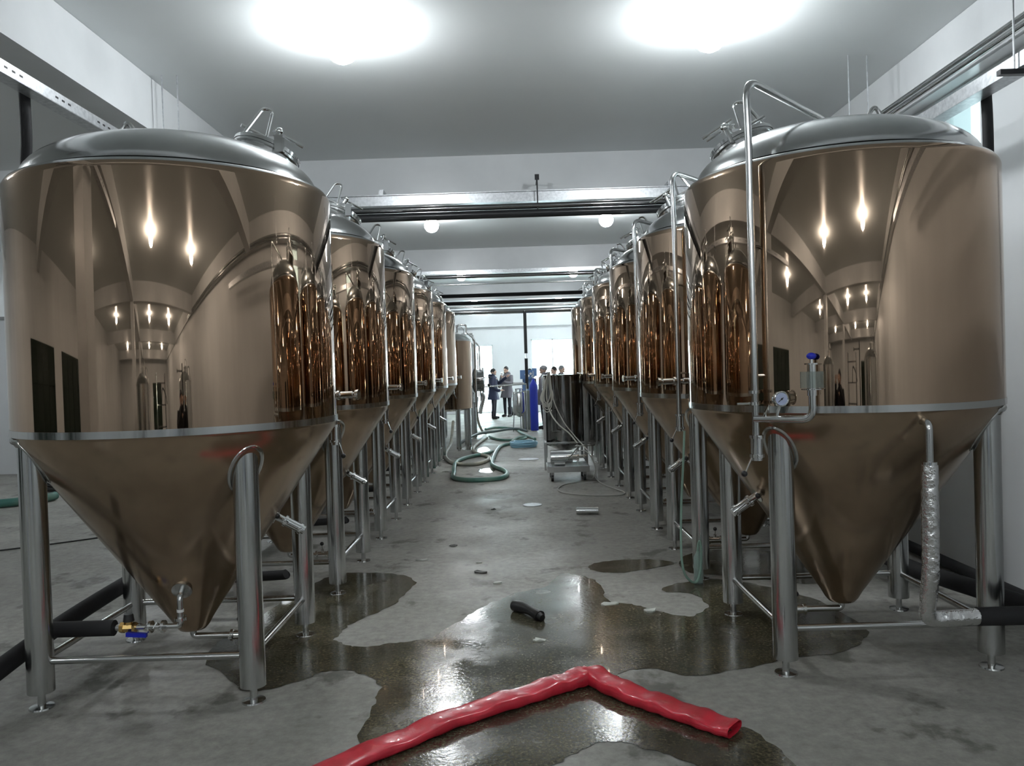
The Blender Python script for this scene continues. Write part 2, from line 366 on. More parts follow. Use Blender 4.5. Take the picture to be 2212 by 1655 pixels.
def make_tank(side, label, loc, group):
    A = 1 if side == 'L' else -1       # direction of the aisle along x
    t = thing('fermentation_tank', label, 'tank', loc, 0, group)
    SEG = 96
    B().lathe([(RS, ZB), (RS, ZT - .055), (RS - .004, ZT - .038), (RS - .012, ZT - .024)], SEG).build('shell', 'bronze_mirror', t)
    B().lathe([(RS - .012, ZT - .024), (RS - .022, ZT - .012), (RS - .036, ZT - .004), (RS - .052, ZT), (.80, ZT + .003), (.79, ZT + .012)], SEG).build('top_band', 'steel_dome', t)
    B().lathe([(RS - .02, ZB - .032), (RS + .003, ZB - .03), (RS + .003, ZB + .006), (RS - .02, ZB + .008)], SEG).build('bottom_band', 'steel', t)
    pr = [(.795 * s_, dome_z(.795 * s_)) for s_ in (1, .995, .985, .97, .94, .9, .85, .78, .7, .6, .5, .38, .25, .12, 0.0001)]
    B().lathe(pr, SEG).build('dome', 'steel_dome', t)
    pr = [(RS - .002, ZB - .03), (RS - .012, ZB - .045)] + [(rcone(z), z) for z in (ZB - .06, 1.2, .9, .6, .4, .30)] + [(.095, .255), (.075, .232), (.04, .222), (.0001, .22)]
    B().lathe(pr, SEG).build('cone', 'bronze_dull', t)
    # legs
    for sx in (-1, 1):
        for sy in (-1, 1):
            x, y = (.519 if sx == A else .593) * sx, sy * .52
            lg = B().lathe([(.0, .085), (.066, .085), (.066, 1.37), (.0, 1.37)], 28, (x, y, 0)).build('leg', 'steel', t)
            B().lathe([(0, 0), (.062, 0), (.06, .008), (.02, .014), (.018, .1), (0, .1)], 20, (x, y, 0)).build('foot', 'steel', lg)
            # flared collar where the leg meets the cone
            rr = math.hypot(x, y); pts = []
            for k in range(28):
                a = 2 * pi * k / 28; px, py = x + .082 * cos(a), y + .082 * sin(a); r_ = math.hypot(px, py)
                z = .27 + (r_ - .10) / (RS - .10) * (ZB - .04 - .27)
                pts.append((px, py, z + .012 if r_ < .86 else z))
            B().tube(pts, .014, 8, True).build('collar', 'steel', lg)
    xl, xr = (-.593, .519) if A == 1 else (-.519, .593)
    for (a, b) in (((xl, -.52), (xr, -.52)), ((xl, .52), (xr, .52)), ((xl, -.52), (xl, .52)), ((xr, -.52), (xr, .52))):
        B().cyl((*a, .245), (*b, .245), .019, 14).build('crossbar', 'steel', t)
    # lifting eye
    ex = -A * .22; ez = dome_z(.25) - .02
    e = B(); e.tube(bend([(ex - .035, -.1, ez), (ex - .035, -.1, ez + .09), (ex, -.1, ez + .14), (ex + .035, -.1, ez + .09), (ex + .035, -.1, ez)], .05), .013, 10)
    e.build('lifting_eye', 'steel', t)
    # hatch on the aisle side of the dome
    ha = 36 if side == 'L' else 144
    hc = pol(.50, ha, dome_z(.50) - .03); hn = (pol(.42, ha) + Vector((0, 0, 1))).normalized()
    hat = B().lathe([(.16, -.06), (.19, 0), (.19, .09), (.205, .09), (.205, .105), (.17, .105)], 36, hc, hn).build('hatch', 'steel', t)
    B().lathe([(.208, .108), (.208, .13), (.19, .14), (.12, .165), (0, .175)], 36, hc, hn).build('hatch_lid', 'steel_bright', hat)
    rad = pol(1, ha).normalized(); tang = hn.cross(rad).normalized(); rad = tang.cross(hn).normalized()
    top = hc + hn * .155
    B().tube(bend([top - rad * .17 - tang * .02, top - rad * .12 + hn * .21, top - rad * .06 + hn * .23, top - rad * .03 + hn * .0], .05), .010, 8).build('hatch_handle', 'steel_bright', hat)
    k = B(); k.box(hc + hn * .12 - tang * .215, (.05, .04, .10)).cyl(hc + hn * .17 - tang * .24, hc + hn * .17 + tang * .2, .012, 10)
    k.cyl(hc + hn * .08 + tang * .21, hc + hn * .21 + tang * .21, .016, 10); k.cyl(hc + hn * .21 + tang * .21 - rad * .06, hc + hn * .21 + tang * .21 + rad * .15, .009, 8)
    k.cyl(top, top + hn * .13 + rad * .02, .018, 10).box(top + hn * .05 + rad * .01, (.05, .05, .05)).cyl(top + hn * .115 - rad * .02, top + hn * .115 + rad * .19, .009, 8).cyl(top - rad * .20 + hn * .04, top + hn * .05, .011, 8).sphere(top + hn * .13 + rad * .02, .024, 12); k.sphere(hc + hn * .19 + tang * .21, .028, 12); k.build('hatch_clamp', 'steel_bright', hat)
    # cleaning pipe from the dome over the shoulder and down the aisle side
    pa = 36 if side == 'L' else 223
    if side == 'L':
        path = [pol(.40, 25, dome_z(.4) - .01), pol(.42, 25, dome_z(.4) + .07), pol(.66, 31, dome_z(.6) + .07), pol(.86, pa, ZT + .10), pol(.925, pa, 2.70), pol(.925, pa, 1.36)]
    else:
        path = [pol(.10, pa, dome_z(.1) - .01), pol(.10, pa, dome_z(.1) + .05), pol(.95, pa, 3.16), pol(.935, pa, 2.8), pol(.935, pa, 1.30)]
    pipe = B().tube(bend(path, .13 if side == 'L' else .11, 8), .019, 14).build('cleaning_pipe', 'steel', t)
    for z in (2.3, 1.62):
        B().cyl(pol(RS - .01, pa, z), pol(.925, pa, z), .008, 8).build('bracket', 'steel', pipe)
    pb = pol(.93, pa, 1.30 if side == 'R' else 1.36)
    butterfly(t, 'butterfly_valve', pb + Vector((0, 0, -.05)), (0, 0, -1), pol(1, pa - 60 if side == 'R' else pa - 70) + Vector((0, 0, -2.2)), .03, .11)
    if not label.startswith('copper-coloured conical tank nearest the camera in the right'):
        v = B(); c = pol(.93, pa, 1.56); d = Vector((A, -.15, 0)).normalized()
        v.cyl(c - d * .10, c + d * .16, .017, 14).cyl(c - d * .09, c - d * .05, .026, 14).cyl(c + d * .05, c + d * .13, .024, 14); clamp(v, c + d * .035, d, .033); clamp(v, c + d * .155, d, .03); clamp(v, c - d * .04, d, .03)
        v.cyl(c + d * .16, c + d * .17, .034, 14); v.cyl(c, c + Vector((0, 0, .07)), .012, 10)
        v.build('pressure_valve', 'steel_bright', t)
    else:
        bp = pol(.945, pa, 1.395); g = Vector((.78, -.62, 0)).normalized()
        arm = B(); arm.tube(bend([bp, bp + g * .30, bp + g * .30 + Vector((0, 0, .13))], .06, 8), .019, 14)
        clamp(arm, bp + Vector((0, 0, .14)), (0, 0, 1), .03); clamp(arm, bp + Vector((0, 0, .08)), (0, 0, 1), .03); arm.cyl(bp + Vector((0, 0, .08)), bp + Vector((-.09, 0, .08)), .007, 8)
        ar = arm.build('relief_arm', 'steel_bright', t)
        q = bp + g * .30
        B().cyl(q + Vector((0, 0, .12)), q + Vector((0, 0, .15)), .024, 16).cyl(q + Vector((0, 0, .15)), q + Vector((0, 0, .155)), .052, 24).cyl(q + Vector((0, 0, .155)), q + Vector((0, 0, .275)), .022, 16).cyl(q + Vector((0, 0, .275)), q + Vector((0, 0, .283)), .034, 16).cyl(q + Vector((0, 0, .28)), q + Vector((0, 0, .305)), .009, 10).build('relief_valve', 'steel_bright', ar)
        B().lathe([(.054, .158), (.056, .158), (.056, .24), (.054, .24), (.054, .158)], 28, q).build('clear_sleeve', 'clear_sleeve', ar)
        B().sphere(q + Vector((0, 0, .318)), .022, 14, (1.15, 1, .8)).build('blue_cap', 'blue_plastic', ar)['label'] = 'blue plastic cap'
        gc = bp + g * .13 + Vector((0, -.04, .105)); gd = Vector((.12, -1, 0)).normalized()
        B().cyl(gc, gc - gd * .035, .036, 28).torus(gc, .036, .005, gd).cyl(gc - gd * .02 + Vector((0, 0, -.03)), bp + g * .115, .007, 8).build('gauge_case', 'steel_bright', ar)
        gf = B().cyl(gc, gc + gd * .003, .032, 28).build('gauge_face', 'gauge_face', ar)
        B().cyl(gc + gd * .005, gc + gd * .007, .005, 10).tube([gc + gd * .006 + Vector((.008, 0, .007)), gc + gd * .006 + Vector((-.018, 0, -.016))], .0018, 6).build('needle', 'ink', gf)
        hk = B().tube(bend([bp + g * .05, bp + g * .05 + Vector((0, -.02, .03)), bp + g * .07 + Vector((0, -.03, .075))], .02), .008, 8).build('sample_nozzle', 'steel_bright', ar)
    # racking valve low on the cone
    az = .90 if side == 'R' else .86; aa = 188 if side == 'R' else 12
    p0 = pol(rcone(az) - .01, aa, az); nd = (pol(.82, aa) + Vector((0, 0, -.5))).normalized()
    st_ = B().cyl(p0, p0 + nd * .09, .022, 16).cyl(p0 - nd * .005, p0 + nd * .01, .045, 20).build('valve_stub', 'steel_bright', t)
    butterfly(t, 'racking_valve', p0 + nd * .115, nd, Vector((-A * .6, -.55, .55)), .028, .07)
    # bottom outlet
    d = Vector((A, 0, 0))
    B().tube(bend([(0, 0, .235), (0, 0, .185), Vector((0, 0, .185)) + d * .25], .05, 8), .019, 14).build('outlet_pipe', 'steel', t)
    butterfly(t, 'outlet_valve', Vector((0, 0, .185)) + d * .28, d, Vector((0, -.15, 1)), .027, .05)
    # thermometer well on the shell cone joint, level probe
    B().cyl(pol(rcone(1.1) - .01, -90 + A * 25, 1.1), pol(rcone(1.1) + .0, -90 + A * 25, 1.1), .01, 8)
    return t
ordw = ['nearest the camera', 'second from the camera', 'third from the camera', 'fourth from the camera', 'fifth from the camera', 'sixth and farthest from the camera']
GL, GR = 'copper-coloured tanks of the left row', 'copper-coloured tanks of the right row'
tL = make_tank('L', 'copper-coloured conical tank nearest the camera in the left row, black pipe at its base', (-1.935, 4.66, 0), GL)
tR = make_tank('R', 'copper-coloured conical tank nearest the camera in the right row, with round pressure gauge', (1.94, 4.82, 0), GR)
tR2 = make_tank('R', 'copper-coloured conical tank second in the right row, green tube hanging from its valve', (1.94, 6.77, 0), GR)
for i in range(1, 6):
    o = copy_tree(tL); o.location = (-1.935, 4.66 + 2.0 * i, 0); o['label'] = 'copper-coloured conical tank in the left row, %s' % ordw[i]
for i in range(2, 6):
    o = copy_tree(tR2); o.location = (1.94, 4.82 + 1.95 * i, 0); o['label'] = 'copper-coloured conical tank in the right row, %s' % ordw[i]
# cooling fitting on the front of the first left cone
cz = .53; q = Vector((.065, 0, 0)); pc = Vector((.06, -rcone(cz), cz)); nn = Vector((.1, -.83, -.5)).normalized()
fit = B().cyl(pc - nn * .004, pc + nn * .006, .055, 28).tube(bend([pc, pc + nn * .05, pc + nn * .05 + Vector((0, 0, -.13))], .03), .016, 14).build('cooling_inlet', 'steel', tL)
f2 = pc + nn * .05
c_ = B(); clamp(c_, f2 + Vector((0, 0, -.12)), (0, 0, 1), .032); c_.build('pipe_clamp', 'steel_bright', fit)
B().cyl(f2 + Vector((0, 0, -.068)), f2 + Vector((0, 0, -.082)), .019, 14).build('white_tape', 'white_plastic', fit)['label'] = 'white thread tape'

# ------------------------------------------------------------------ plumbing on the floor
g0 = Vector((-1.935, 4.66, 0)) + f2 + Vector((0, 0, -.13)); zz = .345
th = thing('coolant_line', 'brass valve with blue lever on a steel line under the first left tank', 'pipe', (0, 0, 0))
B().tube(bend([g0 + Vector((0, 0, .02)), Vector((g0.x, g0.y, zz)), (-2.13, g0.y, zz)], .04), .015, 12).build('steel_pipe', 'steel_bright', th)
k = B()
for x in (-1.965, -2.035): clamp(k, (x, g0.y, zz), (1, 0, 0), .034)
k.tube([(-1.99 - .012 * i, g0.y + .022 * cos(i * 1.6), zz + .022 * sin(i * 1.6)) for i in range(10)], .004, 6)
k.build('pipe_clamp', 'steel_bright', th)
k = B().cyl((-2.12, g0.y, zz), (-2.19, g0.y, zz), .026, 8).cyl((-2.115, g0.y, zz), (-2.13, g0.y, zz), .03, 6).cyl((-2.18, g0.y, zz), (-2.2, g0.y, zz), .03, 6).cyl((-2.155, g0.y, zz), (-2.155, g0.y, zz + .04), .02, 10).build('brass_valve', 'brass', th)
B().cyl((-2.155, g0.y, zz + .035), (-2.155, g0.y, zz + .075), .03, 12, .024).build('valve_knob', 'black_plastic', k)
B().box((-2.10, g0.y - .03, zz - .032), (.11, .022, .022), Matrix.Rotation(R(4), 3, 'Y')).build('valve_lever', 'blue_plastic', k)
B().cyl((-2.19, g0.y, zz), (-2.26, g0.y, zz), .018, 12).build('steel_nipple', 'steel_bright', th)
B().tube(bend([(-2.235, g0.y, zz), (-2.60, g0.y, zz), (-2.70, g0.y + .12, zz - .02)], .06), .043, 18).build('foam_sleeve', 'black_foam', th)
# headers behind each row
hl = thing('insulated_header', 'long black foam-covered pipe running along the floor behind the left row of tanks', 'pipe', (0, 0, 0))
B().tube(spline([(-2.72, 3.9, .20), (-2.715, 4.6, .27), (-2.70, 5.4, .31), (-2.72, 6.5, .31), (-2.72, 10, .31), (-2.72, 15.6, .31)], 5), .052, 16).build('foam_sleeve', 'black_foam', hl)
for k_ in range(5):
    B().tube(spline([(-2.72, 5.62 + 2 * k_, .31), (-2.3, 5.60 + 2 * k_, .28), (-1.72, 5.56 + 2 * k_, .30), (-1.64, 5.55 + 2 * k_, .31)], 5), .034, 14).build('foam_branch', 'black_foam', hl)
hr = thing('insulated_header', 'long black foam-covered pipe running along the floor behind the right row of tanks', 'pipe', (0, 0, 0))
B().tube(spline([(3.18, 3.6, .15), (3.12, 4.7, .15), (2.9, 5.5, .16), (2.8, 5.9, .17), (2.76, 8, .17), (2.76, 15.6, .17)], 6), .058, 16).build('foam_sleeve', 'black_foam', hr)
B().tube([(3.36, 3.6, .06), (3.36, 15.6, .06)], .045, 14).build('lower_pipe', 'black_foam', hr)
fo = thing('foil_wrapped_pipe', 'silver foil-wrapped pipe with an elbow dropping in front of the first right cone', 'pipe', (0, 0, 0))
B().tube(bend([(2.02, 4.06, 1.375), (2.03, 3.93, 1.37), (2.03, 3.93, 1.16)], .04), .019, 14).build('steel_pipe', 'steel', fo)
k = B(); clamp(k, (2.03, 3.93, 1.165), (0, 0, 1), .035, .018); k.build('pipe_clamp', 'steel_bright', fo)
rr_ = []; pp = bend([(2.03, 3.93, 1.16), (2.03, 3.94, .62), (2.035, 4.0, .37), (2.32, 4.02, .37)], .05, 8); random.seed(3)
dense = []
for i in range(len(pp) - 1):
    n_ = max(1, int((pp[i + 1] - pp[i]).length / .02))
    for j in range(n_): dense.append(pp[i].lerp(pp[i + 1], j / n_))
dense.append(pp[-1])
B().tube(dense, .04, 18, radii=[.040 + random.uniform(-.0022, .0022) for _ in dense]).build('foil_wrap', 'foil', fo)
B().tube(spline([(2.30, 4.02, .37), (2.55, 4.02, .368), (2.9, 4.03, .36), (3.12, 4.1, .30), (3.15, 4.25, .22)], 5), .047, 18).build('foam_sleeve', 'black_foam', fo)

# ------------------------------------------------------------------ hangers, trays, pipes overhead
tl = thing('cable_tray', 'galvanised perforated cable tray hanging high on the left above the tanks', 'cable tray', (0, 0, 0))
k = B(); k.box((-2.85, 9.5, 3.44), (.10, 17.0, .006)).box((-2.90, 9.5, 3.475), (.005, 17.0, .07)).box((-2.80, 9.5, 3.475), (.005, 17.0, .07))
for i in range(34):
    y = 2.0 + i * .5
    for j in range(3): k.box((-2.797, y + j * .07, 3.475), (.002, .03, .012), mi=1)
k.build('tray', ['galvanised', 'ink'], tl, False)
for y in (3.55, 6.8, 10.4, 14.0):
    B().cyl((-2.91, y, 3.42), (-2.91, y, H), .006, 8).cyl((-2.78, y, 3.42), (-2.78, y, H), .006, 8).build('hanger_rod', 'galvanised', tl)
    B().box((-2.85, y, 3.425), (.34, .04, .02)).build('tray_bracket', 'black_paint', tl)
tr = thing('cable_tray', 'galvanised cable tray running below the small window along the right wall', 'cable tray', (0, 0, 0))
k = B(); k.box((3.0, 9.5, 3.33), (.12, 17.0, .006)).box((2.94, 9.5, 3.37), (.005, 17.0, .085)).box((3.06, 9.5, 3.37), (.005, 17.0, .085)); k.build('tray', 'galvanised', tr, False)
for y in (4.62, 6.85, 10.4, 14.0):
    B().cyl((2.92, y, 3.30), (2.92, y, H), .006, 8).cyl((3.08, y, 3.30), (3.08, y, H), .006, 8).build('hanger_rod', 'galvanised', tr)
    B().box((3.0, y, 3.305), (.34, .04, .03)).build('tray_bracket', 'black_paint', tr)
tag(B().tube(spline([(-2.94, 4.9, 3.48), (-2.95, 4.92, 3.2), (-2.98, 4.95, 2.9), (-3.0, 4.98, 1.5), (-3.0, 4.99, .0)], 6), .032, 12).build('insulated_riser', 'black_foam'), 'black foam-covered pipe dropping from the left cable tray behind the first tank', 'pipe')
tag(B().tube(spline([(3.10, 5.2, 3.42), (3.11, 5.2, 3.0), (3.13, 5.25, 1.5), (3.14, 5.3, .0)], 6), .032, 12).build('insulated_riser', 'black_foam'), 'black foam-covered pipe dropping below the right cable tray past the window', 'pipe')
for nm, x, z, r_, lab in (('steel_conduit', 3.37, 3.88, .022, 'upper steel pipe along the right longitudinal beam'), ('steel_conduit', 3.37, 3.825, .022, 'lower steel pipe along the right longitudinal beam')):
    tag(B().cyl((x, -6, z), (x, 24.3, z), r_, 12).build(nm, 'steel', None), lab + ' near the ceiling', 'pipe', 'twin pipes along the right beam')
# across the aisle at the first beam
tag(B().box((.2, 9.42, 3.70), (6.0, .10, .11)).box((.2, 9.42, 3.765), (6.04, .12, .01)).box((-1.5, 9.42, 3.79), (.05, .05, .05)).box((1.9, 9.42, 3.79), (.05, .05, .05)).box((1.9, 9.55, 3.83), (.05, .24, .03)).box((-1.5, 9.55, 3.83), (.05, .24, .03)).build('cable_duct', 'galvanised', None, False), 'flat grey metal duct crossing the aisle under the first crossbeam', 'duct')
cp = thing('crossing_pipe', 'thick black pipe crossing the aisle under the first crossbeam, hung from a rod', 'pipe', (0, 0, 0))
B().cyl((-2.72, 9.3, 3.575), (2.88, 9.3, 3.575), .034, 16).build('grey_pipe', 'steel_dark', cp)
B().cyl((-2.72, 9.3, 3.49), (2.88, 9.3, 3.49), .048, 16).build('black_pipe', 'black_paint', cp)
B().cyl((.33, 9.28, 3.45), (.33, 9.28, 3.90), .008, 8).cyl((.33, 9.28, 3.895), (.33, 9.64, 3.895), .008, 8).box((.33, 9.28, 3.9), (.05, .03, .06)).build('hanger_rod', 'black_paint', cp)
# second beam set
tag(B().box((.2, 16.7, 3.73), (6.2, .08, .07)).build('cable_duct', 'galvanised', None, False), 'flat bright metal duct crossing under the second crossbeam', 'duct')
tag(B().cyl((-3.05, 16.7, 3.64), (3.58, 16.7, 3.64), .04, 14).build('crossing_pipe', 'steel_dark'), 'grey steel pipe crossing just below the second crossbeam', 'pipe')
tag(B().cyl((-2.72, 16.9, 3.50), (3.58, 16.9, 3.50), .012, 10).build('crossing_conduit', 'steel'), 'thin steel conduit crossing below the second crossbeam', 'pipe')
for z, x0, lab in ((3.45, -1.95, 'upper of two black foam pipes crossing the aisle in the distance'), (3.27, -1.75, 'lower of two black foam pipes crossing the aisle in the distance')):
    ip = thing('insulated_pipe', lab, 'pipe', (0, 0, 0), 0, 'two black foam pipes crossing the aisle')
    B().cyl((x0, 19, z), (3.5, 19, z), .045, 14).build('foam_sleeve', 'black_foam', ip)
    B().cyl((-3.0, 19, z), (3.58, 19, z), .015, 10).build('steel_pipe', 'steel_bright', ip)
sp = tag(B().cyl((-2.05, 18.97, 3.18), (-2.05, 18.97, H), .018, 10).box((-2.05, 18.97, 3.75), (.12, .05, .08)).build('pipe_hanger', 'steel'), 'steel drop rod holding the black foam pipes at the left', 'bracket')
tag(B().cyl((-3.05, 22.6, 3.46), (3.6, 22.6, 3.46), .035, 12).build('crossing_pipe', 'steel'), 'steel pipe crossing the aisle above the far bay', 'pipe')
tag(B().cyl((-3.05, 22.5, 3.30), (3.6, 22.5, 3.30), .07, 14).build('crossing_pipe', 'steel_dark'), 'thickest dark pipe crossing the aisle above the far bay', 'pipe')
dp = thing('drop_pipe', 'black foam-covered pipe dropping vertically in front of the bright back wall', 'pipe', (0, 0, 0))
B().cyl((.34, 22.42, 3.30), (.34, 22.42, 0), .014, 10).build('steel_pipe', 'steel_bright', dp)
B().cyl((.34, 22.42, 3.28), (.34, 22.42, 2.10), .045, 14).build('foam_sleeve', 'black_foam', dp)
B().cyl((.34, 22.42, 1.96), (.34, 22.42, 1.10), .045, 14).build('foam_sleeve', 'black_foam', dp)

# ------------------------------------------------------------------ far left vessels
def vessel(label, loc, r, z0, z1, legs, manway=None, m_='bronze_mirror', grp=None):
    t = thing('brewing_vessel', label, 'tank', loc, 0, grp)
    B().lathe([(0.001, z0 - .08), (r * .7, z0 - .05), (r, z0), (r, z1)], 64).build('shell', m_, t)
    B().lathe([(r, z1), (r + .01, z1), (r + .01, z1 + .03), (r * .96, z1 + .05), (r * .8, z1 + .14), (r * .5, z1 + .21), (.2, z1 + .24), (.001, z1 + .25)], 64).build('dome', 'steel_dome', t)
    h = B().lathe([(.18, z1 + .18), (.18, z1 + .32), (.21, z1 + .32), (.21, z1 + .35), (.1, z1 + .38), (.001, z1 + .385)], 32, (r * .25, 0, 0)).build('hatch', 'steel_bright', t)
    B().torus((r * .25, 0, z1 + .42), .12, .01, (0, 1, .2)).build('hatch_handle', 'steel_bright', h)
    B().tube(bend([(r * .55, .1, z1 + .15), (r * .55, .1, z1 + .36), (r * .85, .1, z1 + .36), (r * .85, .1, z1 + .2), (r + .07, .1, z1 + .05), (r + .07, .1, z0)], .05), .02, 12).build('vent_pipe', 'steel', t)
    for a in legs:
        lg = B().cyl((r * .86 * cos(R(a)), r * .86 * sin(R(a)), .04), (r * .86 * cos(R(a)), r * .86 * sin(R(a)), z0 + .02), .05, 18).build('leg', 'steel', t)
        B().cyl((r * .86 * cos(R(a)), r * .86 * sin(R(a)), 0), (r * .86 * cos(R(a)), r * .86 * sin(R(a)), .05), .03, 14).build('foot', 'steel', lg)
    if manway:
        z = manway; w_ = B().cyl((r - .05, 0, z), (r + .12, 0, z), .27, 32).cyl((r + .12, 0, z), (r + .17, 0, z), .31, 32).build('manway', 'steel_dark', t)
        B().cyl((r + .17, .12, z + .06), (r + .30, .12, z + .06), .012, 8).sphere((r + .30, .12, z + .06), .035, 10).cyl((r + .17, .12, z - .12), (r + .28, .12, z - .12), .012, 8).sphere((r + .28, .12, z - .12), .04, 10).build('manway_knob', 'black_plastic', w_)
        B().tube(bend([(r + .1, -.25, z - .3), (r + .16, -.25, z - .38), (r + .05, -.25, z - .8)], .05), .05, 12).build('drain_elbow', 'steel_bright', t)
    return t
vessel('brown-bronze brewing vessel standing past the left row, with flat base and legs', (-1.57, 17.1, 0), .66, .88, 2.30, (-50, -10, 30, 130, 230), None, 'bronze_mirror', 'brewing vessels past the left row')
vessel('steel brewing vessel with a round side manway, behind the bronze one at the left', (-1.47, 19.6, 0), .55, .9, 2.22, (-50, -10, 30, 130, 230), 1.42, 'steel', 'brewing vessels past the left row')
vessel('farthest slim steel vessel on the left beside the glass door', (-1.72, 22.6, 0), .62, .9, 2.1, (-45, 45, 135, 225), None, 'steel', 'brewing vessels past the left row')

# ------------------------------------------------------------------ right-hand mash vessel, pump
mv = thing('open_vessel', 'dark mirror-steel cylindrical vessel behind the pump on the right of the aisle', 'tank', (.80, 13.2, 0))
B().lathe([(.001, .27), (.10, .31), (.32, .42), (.325, .44), (.325, 1.54), (.335, 1.54), (.335, 1.565), (.30, 1.565), (.30, .55), (.001, .40)], 56).build('shell', 'steel_dark', mv)
for sx, sy in ((-.33, -.1), (.33, -.1), (-.3, .28), (.3, .28)):
    B().box((sx, sy, .77), (.045, .045, 1.54) if sy < 0 else (.04, .04, 1.2)).build('leg', 'steel', mv, False)
B().box((0, -.33, .47), (.64, .03, .03)).box((-.33, -.2, .47), (.03, .3, .03)).build('frame_rail', 'steel', mv, False)
B().cyl((.10, -.345, .62), (.10, -.345, 1.54), .022, 12).build('level_tube', 'steel', mv)
k = B().tube(bend([(-.22, -.30, 1.0), (-.22, -.37, 1.0), (-.22, -.37, .66), (-.10, -.37, .66)], .02), .012, 8).build('side_pipe', 'steel', mv)
v2 = thing('buffer_vessel', 'slim dark steel column vessel beside the open dark vessel at the right row', 'tank', (1.30, 13.66, 0))
B().lathe([(.001, .32), (.13, .40), (.165, .45), (.165, 1.40), (.13, 1.44), (.001, 1.45)], 48).build('shell', 'steel_dark', v2)
for a in (45, 135, 225, 315): B().cyl(pol(.16, a, 0), pol(.16, a, .5), .02, 12).build('leg', 'steel', v2)
B().box((-.13, -.19, .95), (.09, .02, 1.16)).build('steel_strip', 'steel', v2, False)
B().cyl((.05, -.21, .35), (.05, -.21, 1.54), .018, 12).build('riser_pipe', 'steel', v2)

pu = thing('pump_cart', 'steel transfer pump on a small wheeled tray in front of the dark vessel', 'pump', (.755, 12.1, 0))
k = B().box((0, -.05, .145), (.60, .60, .012)).box((0, -.345, .18), (.62, .02, .085)).box((0, .245, .18), (.62, .02, .085)).box((-.3, -.05, .18), (.02, .60, .085)).box((.3, -.05, .18), (.02, .60, .085)).build('tray', 'steel', pu, False)
for sx in (-.24, .24):
    for sy in (-.28, .18):
        wq = B().cyl((sx - .018, sy, .05), (sx + .018, sy, .05), .05, 18).build('wheel', 'black_rubber', pu); B().box((sx, sy, .11), (.05, .05, .07)).build('caster_fork', 'steel_dark', wq)
B().cyl((-.24, -.12, .345), (.06, -.12, .345), .105, 32).cyl((-.255, -.12, .345), (-.24, -.12, .345), .095, 32).cyl((.06, -.12, .345), (.075, -.12, .345), .11, 32).box((-.12, -.12, .22), (.16, .14, .1)).build('motor', 'steel_bright', pu)
h = B().cyl((.075, -.12, .345), (.14, -.12, .345), .06, 20).cyl((.14, -.12, .345), (.17, -.12, .345), .09, 24).cyl((.17, -.12, .34), (.30, -.12, .34), .025, 14).cyl((.155, -.12, .4), (.155, -.12, .52), .02, 12); clamp(h, (.25, -.12, .34), (1, 0, 0), .04); clamp(h, (.155, -.12, .48), (0, 0, 1), .036)
h.build('pump_head', 'steel_bright', pu)
B().cyl((.15, -.2, .48), (-.03, -.27, .29), .008, 8).build('lever', 'steel_bright', pu)
B().cyl((.12, -.14, .5), (.42, -.14, .5), .008, 8).build('push_bar', 'steel', pu)
tag(B().tube(spline([(.95, 12.1, .42), (1.06, 11.95, .40), (1.16, 11.9, .20), (1.12, 11.85, .03), (1.02, 11.9, .012), (.85, 11.6, .01), (.66, 11.4, .01), (.55, 11.0, .01), (.60, 10.68, .01), (.82, 10.45, .01), (1.08, 10.33, .01), (1.34, 10.35, .01), (1.40, 10.6, .01), (1.25, 11.1, .01), (1.18, 11.6, .01), (1.17, 12.2, .01)], 8), .0085, 8).build('power_cord', 'cord'), 'pale grey cord looping over the floor from the pump', 'cord')
# white hose hung over the vessel
hw = B(); cx, cy, cz = .45, 12.78, 1.30
top = Vector((.545, 12.80, 1.62))
for i in range(6):
    w_ = .045 + .014 * ((i * 5) % 6) * .7; zb = 1.24 - .02 * ((i * 7) % 6) - .06 * (i == 4); yy = 12.79 - .012 * i
    hw.tube(spline([top + Vector((0, -.012 * i, 0)), (.515 - .006 * i, yy, 1.45), (.50 - w_, yy, zb), (.50 - w_ * .5, yy, zb - .10), (.50 + w_ * .4, yy, zb - .11), (.515 + w_, yy, zb + .02), (.545 + .004 * i, yy, 1.45), top + Vector((.012, -.012 * i, 0))], 7), .008, 8)
hw.tube(spline([top, (.50, 12.76, 1.25), (.55, 12.70, .98), (.66, 12.5, .80), (.82, 12.35, .66), (.93, 12.2, .52)], 8), .011, 8)
hw.tube(spline([top + Vector((.02, 0, 0)), (.60, 12.70, 1.20), (.74, 12.6, .85), (.90, 12.45, .62), (1.02, 12.3, .48), (1.07, 12.1, .42)], 8), .009, 8)
tag(hw.build('coiled_hose', 'white_hose'), 'thin white hose hung in long loops over the edge of the dark vessel', 'hose')

# ------------------------------------------------------------------ far centre: gas cylinder, small tank, cabinet, people
gc = thing('gas_cylinder', 'tall bright blue gas cylinder standing upright in the distance', 'gas cylinder', (.49, 21.1, 0))
B().lathe([(0, .03), (.10, .03), (.108, .06), (.108, 1.18), (.10, 1.24), (.06, 1.32), (.035, 1.36), (.03, 1.40), (0, 1.40)], 32).build('body', 'blue_paint', gc)
B().cyl((0, 0, 1.39), (0, 0, 1.47), .018, 12).cyl((-.05, 0, 1.45), (.05, 0, 1.45), .014, 10).cyl((0, 0, 1.47), (0, 0, 1.60), .012, 10).build('valve', 'steel_bright', gc)
B().cyl((0, 0, 0), (0, 0, .04), .06, 20).build('base', 'steel_bright', gc)
st2 = thing('small_tank', 'small steel tank on three thin legs left of the blue cylinder', 'tank', (.10, 21.3, 0))
B().lathe([(.001, .38), (.05, .40), (.175, .52), (.18, .54), (.18, 1.02), (.16, 1.06), (.001, 1.10)], 40).build('body', 'steel', st2)
